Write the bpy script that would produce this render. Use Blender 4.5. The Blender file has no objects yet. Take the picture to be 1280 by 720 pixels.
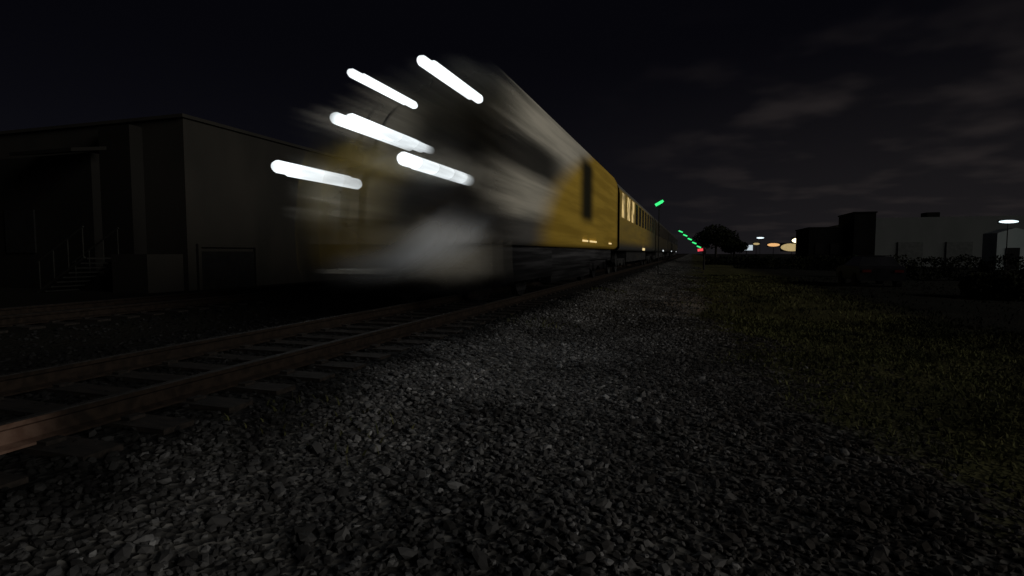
import bpy, bmesh, math, numpy as np
from mathutils import Vector
rng=np.random.default_rng(7)
sc=bpy.context.scene
sc.view_settings.view_transform='Standard'
try: sc.view_settings.look='None'
except Exception: pass
sc.view_settings.exposure=0
COL=sc.collection

# ---------------------------------------------------------------- node helpers
class NT:
    def __init__(s,tree): s.t=tree; s.n=tree.nodes; s.l=tree.links
    def new(s,t,**k):
        n=s.n.new(t)
        for a,b in k.items(): setattr(n,a,b)
        return n
    def put(s,sock,v):
        if hasattr(v,'links') or isinstance(v,bpy.types.NodeSocket): s.l.new(v,sock)
        else: sock.default_value=v
    def m(s,op,a,b=0.0,clamp=False):
        n=s.new('ShaderNodeMath',operation=op,use_clamp=clamp); s.put(n.inputs[0],a); s.put(n.inputs[1],b); return n.outputs[0]
    def ramp(s,v,a,b,o0=0.0,o1=1.0):
        n=s.new('ShaderNodeMapRange',interpolation_type='SMOOTHSTEP'); s.put(n.inputs[0],v)
        for i,x in zip((1,2,3,4),(a,b,o0,o1)): n.inputs[i].default_value=x
        return n.outputs[0]
    def mix(s,f,a,b):
        n=s.new('ShaderNodeMix',data_type='RGBA'); s.put(n.inputs[0],f); s.put(n.inputs[6],a); s.put(n.inputs[7],b); return n.outputs[2]
    def noise(s,vec,scale,detail=3,rough=.55):
        n=s.new('ShaderNodeTexNoise'); s.l.new(vec,n.inputs['Vector']); n.inputs['Scale'].default_value=scale
        n.inputs['Detail'].default_value=detail; n.inputs['Roughness'].default_value=rough; return n.outputs[0]
    def scalev(s,vec,v):
        n=s.new('ShaderNodeVectorMath',operation='MULTIPLY'); s.l.new(vec,n.inputs[0]); n.inputs[1].default_value=v; return n.outputs[0]
    def vscale(s,vec,f):
        n=s.new('ShaderNodeVectorMath',operation='SCALE'); s.l.new(vec,n.inputs[0]); s.put(n.inputs['Scale'],f); return n.outputs[0]
    def geo(s):
        g=s.new('ShaderNodeNewGeometry'); p=g.outputs['Position']; x=s.new('ShaderNodeSeparateXYZ'); s.l.new(p,x.inputs[0])
        return p,x.outputs[0],x.outputs[1],x.outputs[2]
def C(r,g,b): return (r,g,b,1)
def mat(name):
    m=bpy.data.materials.new(name); m.use_nodes=True; t=NT(m.node_tree); b=m.node_tree.nodes['Principled BSDF']; return m,t,b
def bump(t,b,h,strength=.5,dist=.02):
    n=t.new('ShaderNodeBump'); n.inputs['Strength'].default_value=strength; n.inputs['Distance'].default_value=dist
    t.l.new(h,n.inputs['Height']); t.l.new(n.outputs[0],b.inputs['Normal'])
def simple(name,c1,c2,scale=3,rough=.8,metal=0,stretch=(1,1,1),bs=.3):
    m,t,b=mat(name); p,x,y,z=t.geo(); v=t.scalev(p,stretch); n=t.noise(v,scale,3)
    t.l.new(t.mix(t.ramp(n,.35,.65),C(*c1),C(*c2)),b.inputs['Base Color'])
    b.inputs['Roughness'].default_value=rough; b.inputs['Metallic'].default_value=metal; b.inputs['Specular IOR Level'].default_value=.25
    if bs: bump(t,b,n,bs)
    return m
def emis(name,c,s):
    m,t,b=mat(name); p,x,y,z=t.geo(); n=t.noise(p,6,2)
    b.inputs['Base Color'].default_value=C(.02,.02,.02); b.inputs['Emission Color'].default_value=C(*c)
    t.l.new(t.ramp(n,.2,.8,s*.8,s*1.1),b.inputs['Emission Strength'])
    return m
def with_alpha(t,b,alpha):
    tr=t.new('ShaderNodeBsdfTransparent'); mx=t.new('ShaderNodeMixShader'); t.put(mx.inputs[0],alpha)
    t.l.new(tr.outputs[0],mx.inputs[1]); t.l.new(b.outputs[0],mx.inputs[2])
    out=[n for n in t.n if n.type=='OUTPUT_MATERIAL'][0]; t.l.new(mx.outputs[0],out.inputs[0])

# ---------------------------------------------------------------- mesh helpers
def group(name,loc=(0,0,0)):
    e=bpy.data.objects.new(name,None); e.location=loc; e.empty_display_size=.3; COL.objects.link(e); return e
def obj(name,verts,faces,m,parent=None,smooth=False):
    me=bpy.data.meshes.new(name); me.from_pydata([tuple(v) for v in verts],[],[tuple(f) for f in faces]); me.materials.append(m); me.update()
    if smooth: me.shade_smooth()
    o=bpy.data.objects.new(name,me); COL.objects.link(o)
    if parent:
        o.parent=parent; o.location=-Vector(parent.location)
    return o
class MB:
    def __init__(s): s.v=[]; s.f=[]
    def box(s,x0,x1,y0,y1,z0,z1):
        i=len(s.v); s.v+=[(x0,y0,z0),(x1,y0,z0),(x1,y1,z0),(x0,y1,z0),(x0,y0,z1),(x1,y0,z1),(x1,y1,z1),(x0,y1,z1)]
        s.f+=[(i,i+3,i+2,i+1),(i+4,i+5,i+6,i+7),(i,i+1,i+5,i+4),(i+1,i+2,i+6,i+5),(i+2,i+3,i+7,i+6),(i+3,i,i+4,i+7)]
    def tube(s,p0,p1,r0,r1,n=10,cap=True):
        p0=Vector(p0);p1=Vector(p1);d=(p1-p0).normalized();a=d.orthogonal().normalized();b=d.cross(a);i=len(s.v)
        for p,r in((p0,r0),(p1,r1)):
            for k in range(n):
                q=p+(a*math.cos(2*math.pi*k/n)+b*math.sin(2*math.pi*k/n))*r; s.v.append(tuple(q))
        for k in range(n): s.f.append((i+k,i+(k+1)%n,i+n+(k+1)%n,i+n+k))
        if cap: s.f.append(tuple(i+k for k in range(n))[::-1]); s.f.append(tuple(i+n+k for k in range(n)))
    def ext(s,prof,axis,a0,a1):
        i=len(s.v); n=len(prof)
        for a in(a0,a1):
            for u,w in prof: s.v.append((u,a,w) if axis=='y' else (a,u,w))
        for k in range(n): s.f.append((i+k,i+(k+1)%n,i+n+(k+1)%n,i+n+k))
        s.f.append(tuple(i+k for k in range(n))[::-1]); s.f.append(tuple(i+n+k for k in range(n)))
    def make(s,name,m,parent=None,smooth=False): return obj(name,s.v,s.f,m,parent,smooth)

# ---------------------------------------------------------------- ground
GX=[-400,-14.5,-12.9,-9.4,-8.5,-7.3,-6.4,-3.15,-1.9,-.8,2,8,14,400]
GZ=[-.35,-.35,-.2,-.2,-.38,-.38,-.2,-.2,-.40,-.45,-.5,-.56,-.75,-.75]
def gz(x,y):
    x=np.asarray(x,float);y=np.asarray(y,float)
    return np.interp(x,GX,GZ)+(.022*np.sin(x*2.1+y*1.3)+.018*np.sin(y*2.7-x*1.1)+.025*np.sin(.6*y+x))*np.clip((x+3.4)*2,0,1)
xs=np.unique(np.concatenate([np.linspace(-400,-20,12),np.arange(-20,20,.35),np.linspace(20,400,14)]))
ys=np.unique(np.concatenate([np.linspace(-60,-2,8),np.arange(-2,30,.4),np.linspace(30,900,60)]))
X,Y=np.meshgrid(xs,ys); Z=gz(X,Y)
V=np.stack([X.ravel(),Y.ravel(),Z.ravel()],1); nx=len(xs)
F=[(j*nx+i,j*nx+i+1,(j+1)*nx+i+1,(j+1)*nx+i) for j in range(len(ys)-1) for i in range(nx-1)]
def ballast_tone(t,x,p):
    # track bed darkened; dusty grey shoulder; soil-stained stones to the right
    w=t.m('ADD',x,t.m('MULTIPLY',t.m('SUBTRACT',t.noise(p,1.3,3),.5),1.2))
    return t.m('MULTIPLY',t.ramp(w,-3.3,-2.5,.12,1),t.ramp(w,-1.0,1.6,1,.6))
m,t,b=mat('ground_gravel_soil'); p,x,y,z=t.geo()
vo=t.new('ShaderNodeTexVoronoi'); vo.inputs['Scale'].default_value=22; t.l.new(p,vo.inputs['Vector'])
sep=t.new('ShaderNodeSeparateColor'); t.l.new(vo.outputs['Color'],sep.inputs[0])
tone=t.m('POWER',sep.outputs[0],2.0)
grav=t.vscale(t.mix(tone,C(.035,.034,.033),C(.2,.195,.185)),ballast_tone(t,x,p))
edge=t.m('ADD',t.m('MULTIPLY',t.m('MINIMUM',y,13.0),-.2),2.55)
wob=t.m('MULTIPLY',t.m('SUBTRACT',t.noise(p,.9,4,.65),.5),2.6)
d=t.m('ADD',t.m('SUBTRACT',x,edge),wob)
soil=t.mix(t.noise(p,5,4),C(.03,.031,.012),C(.12,.115,.05))
col=t.mix(t.ramp(d,-.5,.6),grav,soil)
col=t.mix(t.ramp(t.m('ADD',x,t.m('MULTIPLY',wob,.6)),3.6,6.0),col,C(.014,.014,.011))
lf=t.ramp(x,-9.3,-7.3,1,0); col=t.mix(t.m('MULTIPLY',lf,.85),col,C(.014,.013,.010))
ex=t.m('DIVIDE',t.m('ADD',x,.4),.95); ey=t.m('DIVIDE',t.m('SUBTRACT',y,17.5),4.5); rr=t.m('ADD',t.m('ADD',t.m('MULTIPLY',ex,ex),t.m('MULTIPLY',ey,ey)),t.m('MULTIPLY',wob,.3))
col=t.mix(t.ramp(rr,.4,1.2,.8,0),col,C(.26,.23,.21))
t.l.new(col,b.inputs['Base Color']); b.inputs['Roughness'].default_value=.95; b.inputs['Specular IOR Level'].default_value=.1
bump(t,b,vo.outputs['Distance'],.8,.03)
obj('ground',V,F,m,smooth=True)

# ---------------------------------------------------------------- stones (one merged ballast object)
ph=(1+5**.5)/2
ico=np.array([(-1,ph,0),(1,ph,0),(-1,-ph,0),(1,-ph,0),(0,-1,ph),(0,1,ph),(0,-1,-ph),(0,1,-ph),(ph,0,-1),(ph,0,1),(-ph,0,-1),(-ph,0,1)])/1.9
icf=np.array([(0,11,5),(0,5,1),(0,1,7),(0,7,10),(0,10,11),(1,5,9),(5,11,4),(11,10,2),(10,7,6),(7,1,8),(3,9,4),(3,4,2),(3,2,6),(3,6,8),(3,8,9),(4,9,5),(2,4,11),(6,2,10),(8,6,7),(9,8,1)])
def bulk(name,verts,tris,tone,mat_):
    me=bpy.data.meshes.new(name); nv=len(verts); nf=len(tris)
    me.vertices.add(nv); me.vertices.foreach_set('co',verts.astype(np.float32).ravel())
    me.loops.add(nf*3); me.loops.foreach_set('vertex_index',tris.astype(np.int32).ravel())
    me.polygons.add(nf); me.polygons.foreach_set('loop_start',np.arange(0,nf*3,3,dtype=np.int32))
    a=me.attributes.new('tone','FLOAT','POINT'); a.data.foreach_set('value',tone.astype(np.float32))
    me.materials.append(mat_); me.update(calc_edges=True); me.validate(); me.shade_flat()
    o=bpy.data.objects.new(name,me); COL.objects.link(o); return o
def rotm(n,tilt=math.pi):
    a=rng.uniform(0,2*math.pi,n);b_=rng.uniform(-tilt,tilt,n);c_=rng.uniform(-tilt,tilt,n)
    ca,sa,cb,sb,cc,s_=np.cos(a),np.sin(a),np.cos(b_),np.sin(b_),np.cos(c_),np.sin(c_)
    O=np.zeros(n);I=np.ones(n)
    Rz=np.stack([ca,-sa,O,sa,ca,O,O,O,I],1).reshape(-1,3,3);Rx=np.stack([I,O,O,O,cb,-sb,O,sb,cb],1).reshape(-1,3,3);Ry=np.stack([cc,O,s_,O,I,O,-s_,O,cc],1).reshape(-1,3,3)
    return Rz@Rx@Ry
def scatter(n,x0,x1,y0,y1,smin,smax,keep=None,lift=.35):
    x=rng.uniform(x0,x1,n);y=rng.uniform(y0,y1,n)
    if keep is not None:
        k=keep(x,y); x=x[k];y=y[k]
    n=len(x); s=smin+(smax-smin)*rng.beta(1.3,3,n)
    sc_=np.stack([s*rng.uniform(.8,1.35,n),s*rng.uniform(.7,1.0,n),s*rng.uniform(.45,.75,n)],1)
    v=ico[None]*(1+rng.normal(0,.17,(n,12,1)))*sc_[:,None,:]
    v=np.einsum('nij,nkj->nki',rotm(n,.6),v)
    v+=np.stack([x,y,gz(x,y)+s*lift*rng.uniform(-.1,1.5,n)],1)[:,None,:]
    bright=rng.beta(1.2,4,n)*.9; bright[rng.random(n)<.015]=1.3; bright[rng.random(n)<.0008]=2.2
    return v.reshape(-1,3),np.repeat(bright,12)
def edgef(x,y): return x-(2.55-.2*np.minimum(y,13))+.7*np.sin(x*1.7+y*.9)*.6+.5*np.sin(y*2.3+1)*.5
def keepg(x,y):
    e=edgef(x,y); return rng.random(len(x))<np.clip(.5-e*.7,0.03,1)
parts=[scatter(38000,-3.2,3.8,1.0,11,.014,.036,keepg),
       scatter(5000,-6.6,-3.0,0.5,14,.022,.042),
       scatter(14000,-3.3,1.6,11,26,.022,.045,keepg),
       scatter(6000,-3.4,.8,26,60,.03,.06),
       scatter(600,-3.0,1.6,1.3,11,.04,.055,keepg),
       scatter(3000,-9.5,-6.5,2,22,.025,.05)]
vs=[];ts=[];tn=[];off=0
for v,tt in parts:
    n=len(v)//12; vs.append(v); tn.append(tt); ts.append((icf[None]+(np.arange(n)*12)[:,None,None]+off).reshape(-1,3)); off+=len(v)
m,t,b=mat('ballast_stone'); p,x,y,z=t.geo(); at=t.new('ShaderNodeAttribute',attribute_name='tone')
big=t.ramp(t.noise(p,.7,3),.35,.65,.5,1.2)
c0=t.mix(at.outputs['Fac'],C(.038,.037,.037),C(.34,.34,.345)); c0=t.mix(t.ramp(x,-1.2,1.5,0,.5),c0,C(.06,.045,.032))
t.l.new(t.vscale(c0,t.m('MULTIPLY',big,ballast_tone(t,x,p))),b.inputs['Base Color']); b.inputs['Roughness'].default_value=.9; b.inputs['Specular IOR Level'].default_value=.15
bulk('ballast_gravel',np.concatenate(vs),np.concatenate(ts),np.concatenate(tn),m)

# ---------------------------------------------------------------- grass
def blades(n,x0,x1,y0,y1,h0,h1,keep):
    x=rng.uniform(x0,x1,n);y=rng.uniform(y0,y1,n);k=keep(x,y);x=x[k];y=y[k];n=len(x)
    h=rng.uniform(h0,h1,n);w=rng.uniform(.004,.011,n)*(1+y*.06);a=rng.uniform(0,6.28,n);l=rng.normal(0,.7,(n,2))*h[:,None]
    z=gz(x,y); ca,sa=np.cos(a)*w,np.sin(a)*w
    A=np.stack([x-ca,y-sa,z-.01],1);B=np.stack([x+ca,y+sa,z-.01],1)
    M1=np.stack([x-ca*.7+l[:,0]*.4,y-sa*.7+l[:,1]*.4,z+h*.6],1);M2=np.stack([x+ca*.7+l[:,0]*.4,y+sa*.7+l[:,1]*.4,z+h*.6],1)
    T=np.stack([x+l[:,0],y+l[:,1],z+h],1)
    v=np.stack([A,B,M1,M2,T],1).reshape(-1,3); i=np.arange(n)*5
    tr=np.stack([np.stack([i,i+1,i+3],1),np.stack([i,i+3,i+2],1),np.stack([i+2,i+3,i+4],1)],1).reshape(-1,3)
    return v,tr,np.repeat(rng.random(n),5)
def kg(x,y):
    e=edgef(x,y); pt=.5+.5*np.sin(x*2.9+1.3*np.sin(y*1.7))*np.sin(y*1.9+x); return rng.random(len(x))<np.clip((e+.1)*.8,0,1)*(.25+.75*pt)*np.clip((6.5-x)/1.5,.12,1)
g=[blades(70000,0,8,3,14,.02,.07,kg),blades(40000,-.6,13,14,40,.04,.10,kg),blades(1500,-3.2,-2.0,3,25,.04,.10,lambda x,y:np.sin(y*2.1)+np.sin(y*.77)>.9)]
o_=0;vs=[];ts=[];tn=[]
for v,tr,tt in g: vs.append(v);ts.append(tr+o_);tn.append(tt);o_+=len(v)
m,t,b=mat('grass_blade'); at=t.new('ShaderNodeAttribute',attribute_name='tone'); p,x,y,z=t.geo()
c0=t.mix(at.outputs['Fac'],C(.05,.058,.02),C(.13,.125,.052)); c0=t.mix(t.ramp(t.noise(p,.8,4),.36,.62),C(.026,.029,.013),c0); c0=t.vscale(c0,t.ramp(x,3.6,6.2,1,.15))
t.l.new(c0,b.inputs['Base Color']); b.inputs['Roughness'].default_value=.9; b.inputs['Specular IOR Level'].default_value=.1
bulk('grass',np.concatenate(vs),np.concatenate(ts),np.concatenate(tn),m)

# ---------------------------------------------------------------- tracks
m_tie=simple('weathered_tie',(.010,.0085,.0075),(.025,.02,.017),9,.95,stretch=(.6,3,3))
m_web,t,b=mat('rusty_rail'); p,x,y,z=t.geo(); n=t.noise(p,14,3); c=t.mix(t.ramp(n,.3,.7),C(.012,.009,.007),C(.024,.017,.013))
c=t.mix(t.m('MULTIPLY',t.ramp(y,2.1,2.55,1,0),t.ramp(x,-4.0,-3.9)),c,t.mix(t.ramp(n,.3,.7),C(.13,.075,.055),C(.19,.12,.09)))  # near rail's lit stretch painted in as paler pink over the rust
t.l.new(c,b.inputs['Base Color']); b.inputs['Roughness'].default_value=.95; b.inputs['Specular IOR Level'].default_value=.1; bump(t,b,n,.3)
m_top=simple('rail_head_steel',(.02,.018,.017),(.036,.033,.031),20,.8,.3,bs=.05)
def track(cx):
    g=group('railway_track',(cx,20,0)); ties=MB(); y=-4.0
    while y<130:
        j=rng.uniform(-.03,.03); ties.box(cx-1.3+j,cx+1.3+j,y-.12,y+.12,-.36,-.168+rng.uniform(-.006,.004)); y+=.53
    ties.make('ties',m_tie,g)
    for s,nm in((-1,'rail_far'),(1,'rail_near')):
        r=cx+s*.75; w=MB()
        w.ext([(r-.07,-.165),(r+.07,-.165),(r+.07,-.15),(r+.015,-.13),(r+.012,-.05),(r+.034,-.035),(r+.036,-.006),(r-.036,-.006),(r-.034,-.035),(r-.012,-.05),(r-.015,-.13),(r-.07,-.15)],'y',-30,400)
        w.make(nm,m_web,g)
        h=MB(); h.ext([(r-.034,-.005),(r+.034,-.005),(r+.028,.001),(r-.028,.001)],'y',-30,400); h.make(nm+'_head',m_top,g)
        c=MB(); y=-4.0
        while y<50:
            for q in(-1,1): c.box(r+q*.11-.04,r+q*.11+.04,y-.06,y+.06,-.17,-.145)
            y+=.53
        c.make(nm+'_clips',m_tie,g)
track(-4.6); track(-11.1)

# ---------------------------------------------------------------- locomotive
CX=-4.6; HW=1.55
m_side,t,b=mat('locomotive_paint'); p,x,y,z=t.geo()
st=t.noise(t.scalev(p,(1,.10,2.2)),2.2,4)
wobz=t.m('MULTIPLY',t.m('SUBTRACT',st,.5),.35)
zz=t.m('ADD',z,wobz)
c=t.mix(t.ramp(st,.3,.7),C(.50,.48,.41),C(.74,.70,.60))
q=t.m('SUBTRACT',z,1.3); yb=t.m('ADD',t.m('MULTIPLY',t.m('MULTIPLY',q,t.m('ABSOLUTE',q)),.82),11.3)
fy=t.ramp(t.m('SUBTRACT',y,yb),-.8,1.6)
front=t.ramp(y,11.8,16.0,1,0)
band=t.m('MULTIPLY',t.m('MULTIPLY',t.ramp(zz,2.35,2.7),t.ramp(zz,3.0,3.5,1,0)),front)
c=t.mix(t.m('MULTIPLY',band,.95),c,C(.015,.015,.015))
c=t.mix(t.m('MULTIPLY',t.ramp(zz,1.5,1.85,1,0),.85),c,C(.045,.045,.052))
c=t.mix(fy,c,t.mix(t.ramp(st,.3,.7),C(.42,.27,.035),C(.62,.41,.06)))
def rect(y0,y1,z0,z1,e=.2,ez=.06):
    a=t.m('MULTIPLY',t.ramp(y,y0-e,y0+e),t.ramp(y,y1-e,y1+e,1,0)); d=t.m('MULTIPLY',t.ramp(z,z0-ez,z0+ez),t.ramp(z,z1-ez,z1+ez,1,0)); return t.m('MULTIPLY',a,d)
c=t.mix(rect(16.0,17.9,1.95,3.75,.7,.2),c,C(.022,.02,.01))
t.l.new(c,b.inputs['Base Color']); b.inputs['Roughness'].default_value=.6; b.inputs['Specular IOR Level'].default_value=.25
# coverage over the exposure: low body arrives first, the raked roof later
t2=t.m('ADD',t.m('SUBTRACT',y,t.ramp(z,3.0,4.3,0,1.7)),t.m('MULTIPLY',t.m('SUBTRACT',st,.5),1.6))
with_alpha(t,b,t.ramp(t2,7.4,10.6))
m_under,t,b=mat('undercarriage_blurred'); p,x,y,z=t.geo()
st=t.noise(t.scalev(p,(1,.12,4)),2.5,4); c=t.mix(t.ramp(st,.4,.7),C(.02,.02,.022),C(.065,.065,.07)); c=t.vscale(c,t.ramp(z,.5,.95,.3,1))
t.l.new(c,b.inputs['Base Color']); b.inputs['Roughness'].default_value=.95; b.inputs['Specular IOR Level'].default_value=.05
with_alpha(t,b,t.ramp(y,8.4,13.5))
def section(zb,zt,hw=HW):
    s=[(hw-.1,zb),(hw,zb+.12),(hw,zt-.75),(hw-.03,zt-.5),(hw-.16,zt-.25),(hw-.42,zt-.08),(hw-.8,zt)]
    return s+[(-a,b_) for a,b_ in s[::-1]]
def body(name,y0,y1,zb,zt,m,parent,n=30):
    S=section(zb,zt); v=[];f=[];k=len(S)
    for j in range(n+1):
        yy=y0+(y1-y0)*j/n
        for a,b_ in S: v.append((CX+a,yy,b_))
    for j in range(n):
        for i in range(k): f.append((j*k+i,j*k+(i+1)%k,(j+1)*k+(i+1)%k,(j+1)*k+i))
    f.append(tuple(n*k+i for i in range(k)))
    return obj(name,v,f,m,parent,True)
loco=group('locomotive',(CX,16,0))
body('body',7.3,24.2,1.15,4.42,m_side,loco)
# nose shells: the moving nose caught along its travel
m_nose,t,b=mat('nose_paint_blurred'); p,x,y,z=t.geo(); lx=t.m('SUBTRACT',x,CX)
st=t.noise(t.scalev(p,(.8,.25,1)),2.0,3); zz=t.m('ADD',z,t.m('MULTIPLY',t.m('SUBTRACT',st,.5),.6))
c=t.mix(st,C(.4,.38,.32),C(.6,.57,.5))
c=t.mix(t.ramp(zz,2.2,2.6),c,C(.02,.02,.022))
far=t.ramp(lx,-.4,.4,1,0)
c=t.mix(t.m('MULTIPLY',far,t.m('MULTIPLY',t.ramp(zz,.6,.9),t.ramp(zz,2.4,2.8,1,0))),c,C(.55,.38,.06))
dk=t.m('MULTIPLY',t.ramp(lx,-.5,.0),t.m('MULTIPLY',t.ramp(zz,1.2,1.5),t.ramp(zz,2.0,2.3,1,0)))
c=t.mix(dk,c,C(.012,.012,.015))
low=t.ramp(zz,.45,.75,1,0); c=t.mix(t.m('MULTIPLY',low,.9),c,C(.03,.03,.034))
sw=t.m('ABSOLUTE',t.m('SUBTRACT',z,t.m('ADD',t.m('MULTIPLY',t.m('MULTIPLY',lx,t.m('ABSOLUTE',lx)),.40),.74))); swf=t.m('MULTIPLY',t.ramp(sw,.08,.36,1,0),t.m('MULTIPLY',t.ramp(lx,-.9,.2),t.ramp(lx,1.1,1.5,1,0)))
c=t.mix(swf,c,C(.8,.84,.9))
t.l.new(c,b.inputs['Base Color']); b.inputs['Roughness'].default_value=.6; b.inputs['Specular IOR Level'].default_value=.2
a=t.m('MULTIPLY',t.ramp(lx,-1.42,-.5,0,1),t.m('MULTIPLY',t.ramp(z,.35,.9,.05,1),t.ramp(z,2.3,3.2,1,.05)))
a=t.m('MULTIPLY',a,t.ramp(lx,1.0,1.55,1,.15))
with_alpha(t,b,t.m('ADD',t.m('MULTIPLY',a,.26),t.m('MULTIPLY',swf,.16)))
fz=[(.35,.25),(.8,0),(1.4,-.05),(2.2,.1),(2.7,.4),(3.3,.95),(3.8,1.45),(4.15,1.95),(4.38,2.6)]
for k in range(4):
    y0=6.9+.55*k; v=[];f=[]; NX=28;NZ=26; hw=HW-.02-.006*k
    for j in range(NZ+1):
        zz_=.35+(4.38-.35)*j/NZ; off=np.interp(zz_,[a_ for a_,_ in fz],[q_ for _,q_ in fz]); w=hw*(1-.32*max(0,(zz_-3.5)/.88)**2)
        for i in range(NX+1):
            s_=math.sin((i/NX*2-1)*math.pi/2); v.append((CX+w*s_,y0+off*(1-.4*abs(s_)**3)+1.1*abs(s_)**5,zz_))
    for j in range(NZ):
        for i in range(NX): q_=j*(NX+1)+i; f.append((q_,q_+1,q_+NX+2,q_+NX+1))
    obj('nose_shell_%d'%k,v,f,m_nose,loco,True)
# headlight streaks
m_hl,t,b=mat('headlight_glow'); p,x,y,z=t.geo(); b.inputs['Base Color'].default_value=C(.1,.1,.1); b.inputs['Emission Color'].default_value=C(.9,.97,1)
t.l.new(t.ramp(t.noise(t.scalev(p,(5,.5,5)),2,1),.3,.7,1.1,1.5),b.inputs['Emission Strength'])
with_alpha(t,b,t.m('MULTIPLY',t.ramp(y,6.65,7.05),t.ramp(y,8.6,9.2,1,0)))
def streak(nm,x,z,y0,y1,r,rows):
    mb=MB()
    for dx,dz,sh,rr in rows:
        Y0=y0+sh;Y1=y1+sh; cx=x+dx; cz=z+dz; L=[(Y0-rr*.9,.15),(Y0-rr*.6,.7),(Y0,1),(Y1,1),(Y1+rr*.6,.7),(Y1+rr,.15)]
        for (ya,ra),(yb_,rb) in zip(L[:-1],L[1:]): mb.tube((cx,ya,cz),(cx,yb_,cz),r*rr/ .1*ra,r*rr/.1*rb,12,False)
    mb.make(nm,m_hl,loco,True)
R2=[(-.05,.02,0,.1),(.05,-.02,.12,.1)]
streak('headlight_near',-3.75,2.27,6.95,9.0,.095,R2)
streak('headlight_far',-5.8,2.25,6.9,8.7,.095,R2)
streak('headlight_center',-4.6,2.84,6.75,8.9,.085,[(-.16,.03,.05,.1),(-.04,.05,.25,.1),(.09,-.02,.0,.1),(.18,-.04,.2,.08)])
streak('upper_lamp_near',-3.42,3.53,6.9,8.6,.075,R2)
streak('upper_lamp_center',-4.5,3.47,6.9,8.4,.065,R2)
for nm,x_,z_,e in(('beam_near',-3.75,2.27,21),('beam_far',-5.8,2.25,8),('beam_center',-4.6,2.84,13)):
    L=bpy.data.lights.new(nm,'SPOT'); L.energy=e; L.spot_size=math.radians(140); L.spot_blend=1; L.shadow_soft_size=.35; L.color=(.9,.96,1)
    o=bpy.data.objects.new(nm,L); COL.objects.link(o); o.parent=loco; o.location=Vector((x_,6.6,z_))-Vector(loco.location); o.rotation_euler=Vector((.9,-.3,-.55)).to_track_quat('-Z','Y').to_euler()
# undercarriage
u=MB(); u.box(CX-1.3,CX+1.3,8.2,24.0,.75,1.14); u.box(CX-1.35,CX+1.35,13.2,18.6,.28,.745)
u.box(CX+1.36,CX+1.42,9.0,13.0,.45,1.1)
def bogie(u,yc):
    for s in(-1,1):
        u.ext([(yc-1.9,.55),(yc-1.6,.38),(yc-.5,.38),(yc-.2,.5),(yc+.2,.5),(yc+.5,.38),(yc+1.6,.38),(yc+1.9,.55),(yc+1.9,.72),(yc-1.9,.72)],'x',CX+s*1.12-.08,CX+s*1.12+.08)
        for dy in(-1.25,1.25):
            u.tube((CX+s*.69,yc+dy,.5),(CX+s*.83,yc+dy,.5),.5,.5,24); u.tube((CX+s*1.2,yc+dy,.5),(CX+s*1.28,yc+dy,.5),.16,.14,12)
    for dy in(-1.25,1.25): u.tube((CX-.7,yc+dy,.5),(CX+.7,yc+dy,.5),.09,.09,10)
bogie(u,11.2); bogie(u,21.3); u.make('bogies_and_tank',m_under,loco)
pl=MB(); pl.ext([(CX-1.45,.28),(CX+1.45,.28),(CX+1.5,.62),(CX-1.5,.62)],'y',8.9,9.1); pl.make('pilot_plow',m_under,loco)
m_bar,t,b=mat('pilot_stripe'); p,x,y,z=t.geo(); b.inputs['Base Color'].default_value=C(.75,.74,.68)
with_alpha(t,b,t.m('MULTIPLY',t.ramp(t.noise(p,2,2),.3,.7,.35,.7),t.m('MULTIPLY',t.ramp(x,-6.1,-5.6),t.ramp(x,-5.1,-4.4,1,0))))
pb=MB(); pb.box(-6.1,-4.4,7.9,9.0,.66,.72); pb.make('pilot_stripe',m_bar,loco)
rf=MB()
for y0 in(15.6,19,21): rf.box(CX-.75,CX+.75,y0,y0+1.5,4.38,4.5)
rf.make('roof_hatches',m_under,loco)
m_mark=emis('marker_light',(1,.75,.35),.9); ml=MB()
for a_,b_ in((16.2,17.0),(17.4,18.6),(21.6,22.2)): ml.box(CX+HW+.003,CX+HW+.03,a_,b_,1.33,1.38)
ml.make('sill_markers',m_mark,loco)
# passenger cars
m_car,t,b=mat('coach_paint'); p,x,y,z=t.geo(); st=t.noise(t.scalev(p,(1,.15,2)),2,3)
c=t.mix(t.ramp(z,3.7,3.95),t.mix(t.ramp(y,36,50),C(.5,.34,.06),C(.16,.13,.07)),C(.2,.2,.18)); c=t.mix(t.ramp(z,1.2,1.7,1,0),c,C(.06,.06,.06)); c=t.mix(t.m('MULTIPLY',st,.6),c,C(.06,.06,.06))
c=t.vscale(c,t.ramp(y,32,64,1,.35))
t.l.new(c,b.inputs['Base Color']); b.inputs['Roughness'].default_value=.6; b.inputs['Specular IOR Level'].default_value=.2
m_win,t,b=mat('coach_window_lit'); p,x,y,z=t.geo(); b.inputs['Base Color'].default_value=C(.03,.02,.01); b.inputs['Emission Color'].default_value=C(1,.72,.3)
t.l.new(t.ramp(t.noise(t.scalev(p,(1,1.2,1)),1.3,2),.35,.65,.12,.75),b.inputs['Emission Strength'])
m_wd=simple('coach_window_dark',(.01,.01,.012),(.02,.02,.022),3,.5,bs=0)
m_ul=simple('coach_undercarriage',(.012,.012,.013),(.03,.03,.03),4,.9); m_wh=emis('coach_door_light',(.9,.95,1),1.0)
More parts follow.
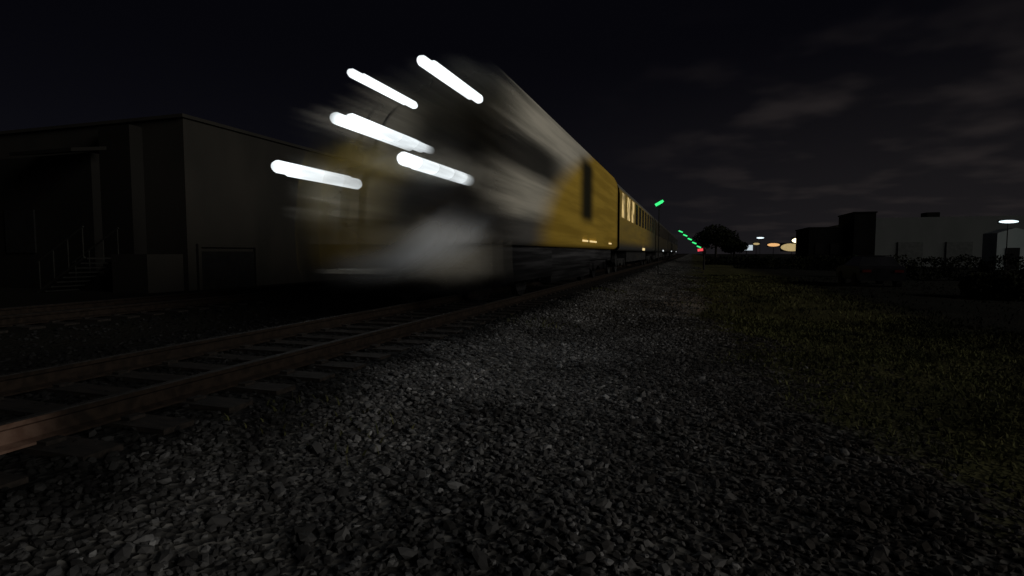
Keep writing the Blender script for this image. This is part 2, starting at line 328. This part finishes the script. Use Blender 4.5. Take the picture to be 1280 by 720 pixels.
for k in range(4):
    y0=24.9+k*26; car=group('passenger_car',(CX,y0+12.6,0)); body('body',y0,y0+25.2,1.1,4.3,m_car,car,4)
    u=MB(); u.box(CX-1.2,CX+1.2,y0+6,y0+19,.5,1.09); bogie(u,y0+3.2); bogie(u,y0+22); u.make('undercarriage',m_ul,car)
    gw=MB(); gw.box(CX-1.1,CX+1.1,y0-.7,y0-.02,1.2,4.0); gw.make('gangway',m_ul,car)
    l=MB();dk_=MB()
    for j in range(11):
        ya=y0+.8+j*2.15; (l if (k==0 and j in(0,1,2)) or (k>0 and j%4==1) else dk_).box(CX+HW+.003,CX+HW+.02,ya,ya+1.1,2.55 if k else 2.6,3.7)
    l.make('lit_windows',m_win if k==0 else m_wd,car); dk_.make('windows',m_wd,car)
    w=MB(); w.box(CX+HW+.003,CX+HW+.04,y0+12,y0+13.5,1.15,1.3); w.make('door_step_light',m_wh if k>0 else m_mark,car)

# ---------------------------------------------------------------- warehouses left
def wallmat(name,a,b_,rs=.25):
    m,t,b=mat(name); p,x,y,z=t.geo(); n=t.noise(t.scalev(p,(1,1,.4)),.5,3,.5)
    wv=t.m('FRACT',t.m('MULTIPLY',t.m('ADD',x,y),1.6)); rib=t.ramp(wv,.02,.08)
    c=t.mix(t.ramp(n,.3,.7),C(*a),C(*b_)); c=t.mix(t.m('MULTIPLY',t.m('SUBTRACT',1,rib),rs),c,C(.01,.01,.01)); t.l.new(c,b.inputs['Base Color']); b.inputs['Roughness'].default_value=.95; b.inputs['Specular IOR Level'].default_value=.1; return m
m_w1=wallmat('warehouse_wall',(.028,.027,.024),(.040,.037,.032),.03); m_w2=wallmat('annex_wall',(.012,.0115,.0105),(.017,.016,.0145),.03); m_dk=simple('dark_opening',(.006,.006,.006),(.01,.01,.01),3,.9,bs=0)
m_tr=simple('metal_trim',(.012,.012,.011),(.018,.018,.016),4,.8)
wh=group('warehouse',(-23,40,0))
w=MB(); w.box(-29,-17,15.4,90,-.4,5.7); w.make('walls',m_w1,wh)
w=MB(); w.box(-29.1,-16.9,15.3,90.1,5.703,5.82); w.make('parapet_cap',m_w1,wh)
w=MB(); w.box(-16.997,-16.95,15.9,18.5,-.38,1.05); [w.box(-16.997,-16.95,a_,a_+3,-.38,3.2) for a_ in(26,36,46,56)]; w.make('dock_doors',m_dk,wh)
w=MB(); w.box(-16.997,-16.88,15.75,15.88,-.38,1.2); w.box(-16.997,-16.88,18.52,18.65,-.38,1.2); w.box(-16.997,-16.88,15.75,18.65,1.203,1.32); w.make('door_frame',m_w1,wh)
w=MB(); [w.tube((-16.9,a_,-.35),(-16.9,a_,5.6),.06,.06,8) for a_ in(34,46)]; w.make('downpipes',m_tr,wh)
an=group('warehouse',(-35,20,0))
w=MB(); w.box(-60,-20.4,14.6,40,-.4,4.55); w.box(-20.397,-18.9,14.9,15.397,-.4,5.5); w.make('walls',m_w2,an)
w=MB(); w.ext([(13.4,4.35),(14.59,4.6),(14.59,4.72),(13.4,4.47)],'x',-22.6,-19.6); w.make('canopy',m_w2,an)
w=MB(); [w.box(a_,a_+1.6,14.54,14.597,1.0,2.6) for a_ in(-25,-29,-33,-37)]; w.make('windows',m_dk,an)
w=MB(); w.box(-18.8,-17.2,14.0,15.38,-.38,.95); w.make('loading_dock',m_w1,wh)
st_=group('metal_stairs',(-20.5,13.8,0)); w=MB()
for k in range(8): w.box(-21.15+k*.29,-20.85+k*.29,13.2,14.3,-.33+k*.16,-.28+k*.16)
w.make('treads',m_tr,st_)
m_hr=simple('handrail_paint',(.016,.016,.014),(.028,.028,.024),4,.8); w=MB()
for yy in(13.15,14.32):
    w.tube((-21.15,yy,.65),(-18.85,yy,1.85),.03,.03,6); w.tube((-21.15,yy,-.35),(-18.85,yy,.85),.04,.04,6)
    for k in range(4): w.tube((-21.0+k*.7,yy,-.27+k*.36),(-21.0+k*.7,yy,.73+k*.36),.02,.02,6)
w.make('railing',m_hr,st_)

# ---------------------------------------------------------------- right side
m_pale=wallmat('pale_wall',(.17,.185,.185),(.20,.215,.215),.03); m_drk=wallmat('dark_brick',(.008,.008,.008),(.014,.014,.014))
m_rd=simple('roller_door',(.12,.13,.13),(.15,.16,.16),3,.9,bs=0)
bb=group('pale_warehouse',(30,88,0)); w=MB(); w.box(21.4,70,80,110,-.8,5.3); w.make('walls',m_pale,bb)
w=MB(); [w.box(a_,a_+2.6,79.93,79.997,-.7,2.3) for a_ in(24,29,39,47)]; w.make('roller_doors',m_rd,bb)
w=MB(); w.box(28.2,29.6,84,86,5.303,6.1); w.make('rooftop_unit',m_drk,bb)
db=group('brick_building',(16.5,78,0)); w=MB(); w.box(13.3,17.9,75,84,-.8,3.9); w.box(17.903,20.1,74.6,82,-.8,5.6); w.make('walls',m_drk,db)
w=MB(); w.box(13.2,17.9,74.9,84.1,3.903,4.05); w.box(17.8,20.2,74.5,82.1,5.603,5.75); w.make('parapet',m_drk,db)
w=MB(); [w.box(a_,a_+.9,74.95,74.997,.8,2.1) for a_ in(14,15.6)]; w.make('windows',m_dk,db)
sh=group('shed',(30.7,71,0)); m_sh=wallmat('shed_wall',(.42,.52,.53),(.54,.62,.63),.03); w=MB(); w.ext([(29.3,-.75),(32.4,-.75),(32.4,3.0),(30.8,3.5),(29.3,3.0)],'y',69,72); w.make('walls',m_sh,sh)
w=MB(); w.box(30.1,31.2,68.95,68.997,-.7,1.5); w.make('door',m_dk,sh)
def leafcloud(name,blobs,n,s,m,parent=None):
    vs=[];k=0
    for (c,r) in blobs:
        nn=int(n*r[0]*r[1]*r[2]/sum(q[1][0]*q[1][1]*q[1][2] for q in blobs)); d=rng.normal(size=(nn,3)); d/=np.linalg.norm(d,axis=1)[:,None]; d*=rng.uniform(.45,1.05,nn)[:,None]**.6
        vs.append(np.array(c)+d*np.array(r))
    P=np.concatenate(vs); n=len(P); q=np.array([(-1,-.6,0),(1,-.5,0),(0,1.1,.2)])*s; v=np.einsum('nij,kj->nki',rotm(n),q)*rng.uniform(.6,1.4,n)[:,None,None]+P[:,None,:]
    o=bulk(name,v.reshape(-1,3),np.arange(n*3).reshape(-1,3),np.repeat(rng.random(n),3),m)
    if parent: o.parent=parent; o.location=-Vector(parent.location)
    return o
m_leaf,t,b=mat('foliage'); at=t.new('ShaderNodeAttribute',attribute_name='tone'); t.l.new(t.mix(at.outputs['Fac'],C(.006,.008,.004),C(.022,.026,.011)),b.inputs['Base Color']); b.inputs['Roughness'].default_value=.9; b.inputs['Specular IOR Level'].default_value=.1
m_bark=simple('bark',(.02,.017,.014),(.03,.025,.02),6)
def tree(x,y,h,r):
    g=group('tree',(x,y,-.6)); w=MB(); w.tube((x,y,-.7),(x,y,h*.5),.22,.14,9); br=[]
    for k in range(6):
        a=k*1.05; e=(x+math.cos(a)*r*.6,y+math.sin(a)*r*.6,h*(.62+.1*math.sin(k*2))); w.tube((x,y,h*.35+.1*k),e,.09,.03,6); br.append((e,(r*.5,r*.5,r*.42)))
    br.append(((x,y,h*.8),(r*.5,r*.5,r*.4))); w.make('trunk',m_bark,g); leafcloud('crown',br,3500,.13,m_leaf,g)
tree(3.4,90,5.2,3.0); tree(6.3,95,3.2,1.9); tree(-8,170,4.5,3)
def bush(name,x0,x1,y,h,n):
    bl=[((x0+(x1-x0)*(i+.5)/9,y+rng.uniform(-.5,.5),-.6+h*.4),((x1-x0)/13,.8,h*rng.uniform(.5,.72))) for i in range(9)]
    leafcloud(name,bl,n,.07,m_leaf)
bush('hedge',9.4,16,24,.85,8000); bush('hedge',9.5,27,42,1.4,8000); bush('hedge',4,15,60,1.3,6000); bush('hedge',1.5,9,75,1.2,5000)
# parked car
car=group('parked_car',(8.1,31,-.55)); m_cp=simple('dark_car_paint',(.012,.012,.014),(.02,.02,.022),3,.25,bs=0); m_gl=simple('car_glass',(.02,.022,.025),(.03,.03,.035),2,.1,bs=0); m_ty=simple('tyre',(.01,.01,.01),(.02,.02,.02),8,.9)
w=MB(); prof=[(28.8,.35),(33.1,.32),(33.15,.75),(32.9,.88),(31.9,.98),(29.2,1.0),(28.8,.9)]
w.ext([(a_,b_-.6) for a_,b_ in prof],'x',7.2,9.0); w.make('body',m_cp,car)
v=[(7.28,29.2,.405),(8.92,29.2,.405),(8.92,32,.385),(7.28,32,.385),(7.5,29.7,.83),(8.7,29.7,.83),(8.7,31,.85),(7.5,31,.85)]
obj('cabin',v,[(4,5,6,7),(0,1,5,4),(1,2,6,5),(2,3,7,6),(3,0,4,7)],m_gl,car)
w=MB(); w.box(7.5,8.7,29.75,30.95,.853,.88); w.make('roof',m_cp,car)
w=MB()
for yy in(29.65,32.2):
    for xx in(7.16,8.82): w.tube((xx,yy,-.26),(xx+.22,yy,-.26),.33,.33,18)
w.make('wheels',m_ty,car)
w=MB(); w.box(7.3,7.65,28.76,28.797,.12,.24); w.box(8.55,8.9,28.76,28.797,.12,.24); w.make('tail_lamps',simple('tail_lens',(.08,.01,.01),(.1,.015,.01),3,.3,bs=0),car)

# lamps
m_pole=simple('galvanised_pole',(.012,.012,.012),(.02,.02,.02),5,.8)
def lamp(x,y,z,mat_,w_,h_,d_=.15,name='street_lamp'):
    g=group(name,(x,y,-.6)); w=MB(); w.tube((x,y+.1,-.7),(x,y+.1,z-.1),.05,.04,8); w.tube((x,y+.1,z-.1),(x,y-.05,z+h_/2+.05),.04,.04,6); w.box(x-w_/2-.03,x+w_/2+.03,y+.02,y+.08,z-h_/2-.03,z+h_/2+.03); w.make('pole',m_pole,g)
    h=MB(); n=16
    h.v=[(x+math.cos(6.2832*k/n)*w_/2,y-.03,z+math.sin(6.2832*k/n)*h_/2) for k in range(n)]+[(x,y-.25,z)]; h.f=[(k,(k+1)%n,n) for k in range(n)]; h.make('lens',mat_,g)
m_warm=emis('warm_floodlight',(1,.82,.5),3.5); m_or=emis('orange_lamp',(1,.55,.22),.9); m_white=emis('white_lamp',(.8,.95,1),1.6); m_gr=emis('green_signal',(.05,1,.25),1.2); m_red=emis('red_signal',(1,.08,.1),1.0); m_dim=emis('dim_glow',(1,.75,.35),.45)
lamp(16.6,99,2.95,m_warm,3.0,.95); lamp(15.6,102,1.9,m_dim,3.4,1.3); lamp(12.7,101,2.3,m_or,1.9,.55); lamp(27.1,62,3.8,m_white,1.5,.28); lamp(14.8,140,4.4,m_white,1.6,.35); lamp(20.2,120,2.3,m_or,1.2,.45); lamp(9.0,120,2.0,m_or,.8,.3); lamp(11.0,110,2.6,m_dim,1.1,.4)  # wide dim disc by the warm floodlight is its added halo
bs_=group('illuminated_sign',(11,150,0)); w=MB(); w.box(8.9,14.2,150,150.2,1.6,2.9); w.make('face',emis('sign_face',(.8,.92,1),.7),bs_); w=MB(); [w.tube((a_,150.1,-.7),(a_,150.1,1.59),.12,.12,8) for a_ in(9.4,12.8)]; w.make('posts',m_pole,bs_)
# railway signal
sg=group('railway_signal',(-2.0,36,-.4)); w=MB(); w.tube((-2.0,36.1,-.45),(-2.0,36.1,4.1),.035,.03,8); w.ext([(-2.12,3.8),(-1.88,3.8),(-1.88,4.15),(-2.0,4.25),(-2.12,4.15)],'y',36.0,36.05); w.make('mast',m_pole,sg)
w=MB(); w.tube((-2.22,35.9,3.93),(-1.82,35.9,4.15),.09,.09,10); w.tube((-2.05,35.88,4.0),(-1.75,35.88,4.2),.07,.07,8); w.make('green_aspect',m_gr,sg)
# crossing gate with lit arm
cg=group('crossing_gate',(1.0,52,-.4)); w=MB(); w.tube((1.0,52,-.5),(1.0,52,1.5),.08,.06,8); w.tube((1.0,52,1.2),(-1.2,52,3.1),.05,.03,6); w.box(.85,1.15,51.9,52.1,.9,1.3); w.make('mast_and_arm',m_pole,cg)
w=MB()
for k in range(5):
    f_=k/4; x_=-1.0+1.55*f_; z_=2.85-1.35*f_; w.tube((x_-.17,51.9,z_+.09),(x_+.17,51.9,z_-.05),.055,.055,8)
w.make('green_lamps',m_gr,cg); w=MB(); w.tube((.45,51.85,1.22),(.9,51.85,1.28),.11,.11,8); w.make('red_lamp',m_red,cg)

# ---------------------------------------------------------------- sky
W=bpy.data.worlds.new('World'); sc.world=W; W.use_nodes=True; t=NT(W.node_tree)
bg=W.node_tree.nodes['Background']; tc=t.new('ShaderNodeTexCoord'); sx=t.new('ShaderNodeSeparateXYZ'); t.l.new(tc.outputs['Generated'],sx.inputs[0]); dx,dy,dz=sx.outputs
hz=t.ramp(dz,-.02,.36,1,0); rt=t.ramp(dx,-.45,.35)
c=t.mix(hz,C(.0016,.0016,.0028),t.mix(rt,C(.0046,.0046,.0068),C(.0112,.0100,.0110)))
dn=t.m('ADD',t.m('MAXIMUM',dz,0),.14); cb=t.new('ShaderNodeCombineXYZ'); t.l.new(t.m('DIVIDE',dx,dn),cb.inputs[0]); t.l.new(t.m('DIVIDE',dy,dn),cb.inputs[1])
n=t.noise(cb.outputs[0],2.1,3,.45); cl=t.m('MULTIPLY',t.m('MULTIPLY',t.ramp(n,.47,.7),t.ramp(dx,-.2,.2)),t.ramp(dz,.2,.4,1,0))
c=t.mix(t.m('MULTIPLY',cl,.7),c,C(.0205,.017,.017)); t.l.new(c,bg.inputs[0]); bg.inputs[1].default_value=1.0
S=bpy.data.lights.new('city_ambient','SUN'); S.energy=.68; S.angle=math.radians(25); S.color=(1,.95,.86)  # soft sun added to stand in for warm ambient light of the city
so=bpy.data.objects.new('city_ambient',S); COL.objects.link(so); so.rotation_euler=Vector((-.88,.20,-.26)).to_track_quat('-Z','Y').to_euler()

cam=bpy.data.cameras.new('camera'); cam.lens=19.69; cam.sensor_width=36; cam.clip_end=2000; cam.clip_start=.05
co=bpy.data.objects.new('camera',cam); COL.objects.link(co); co.location=(0,0,1.0); co.rotation_euler=(math.radians(90-3.6),0,math.radians(17.8)); sc.camera=co
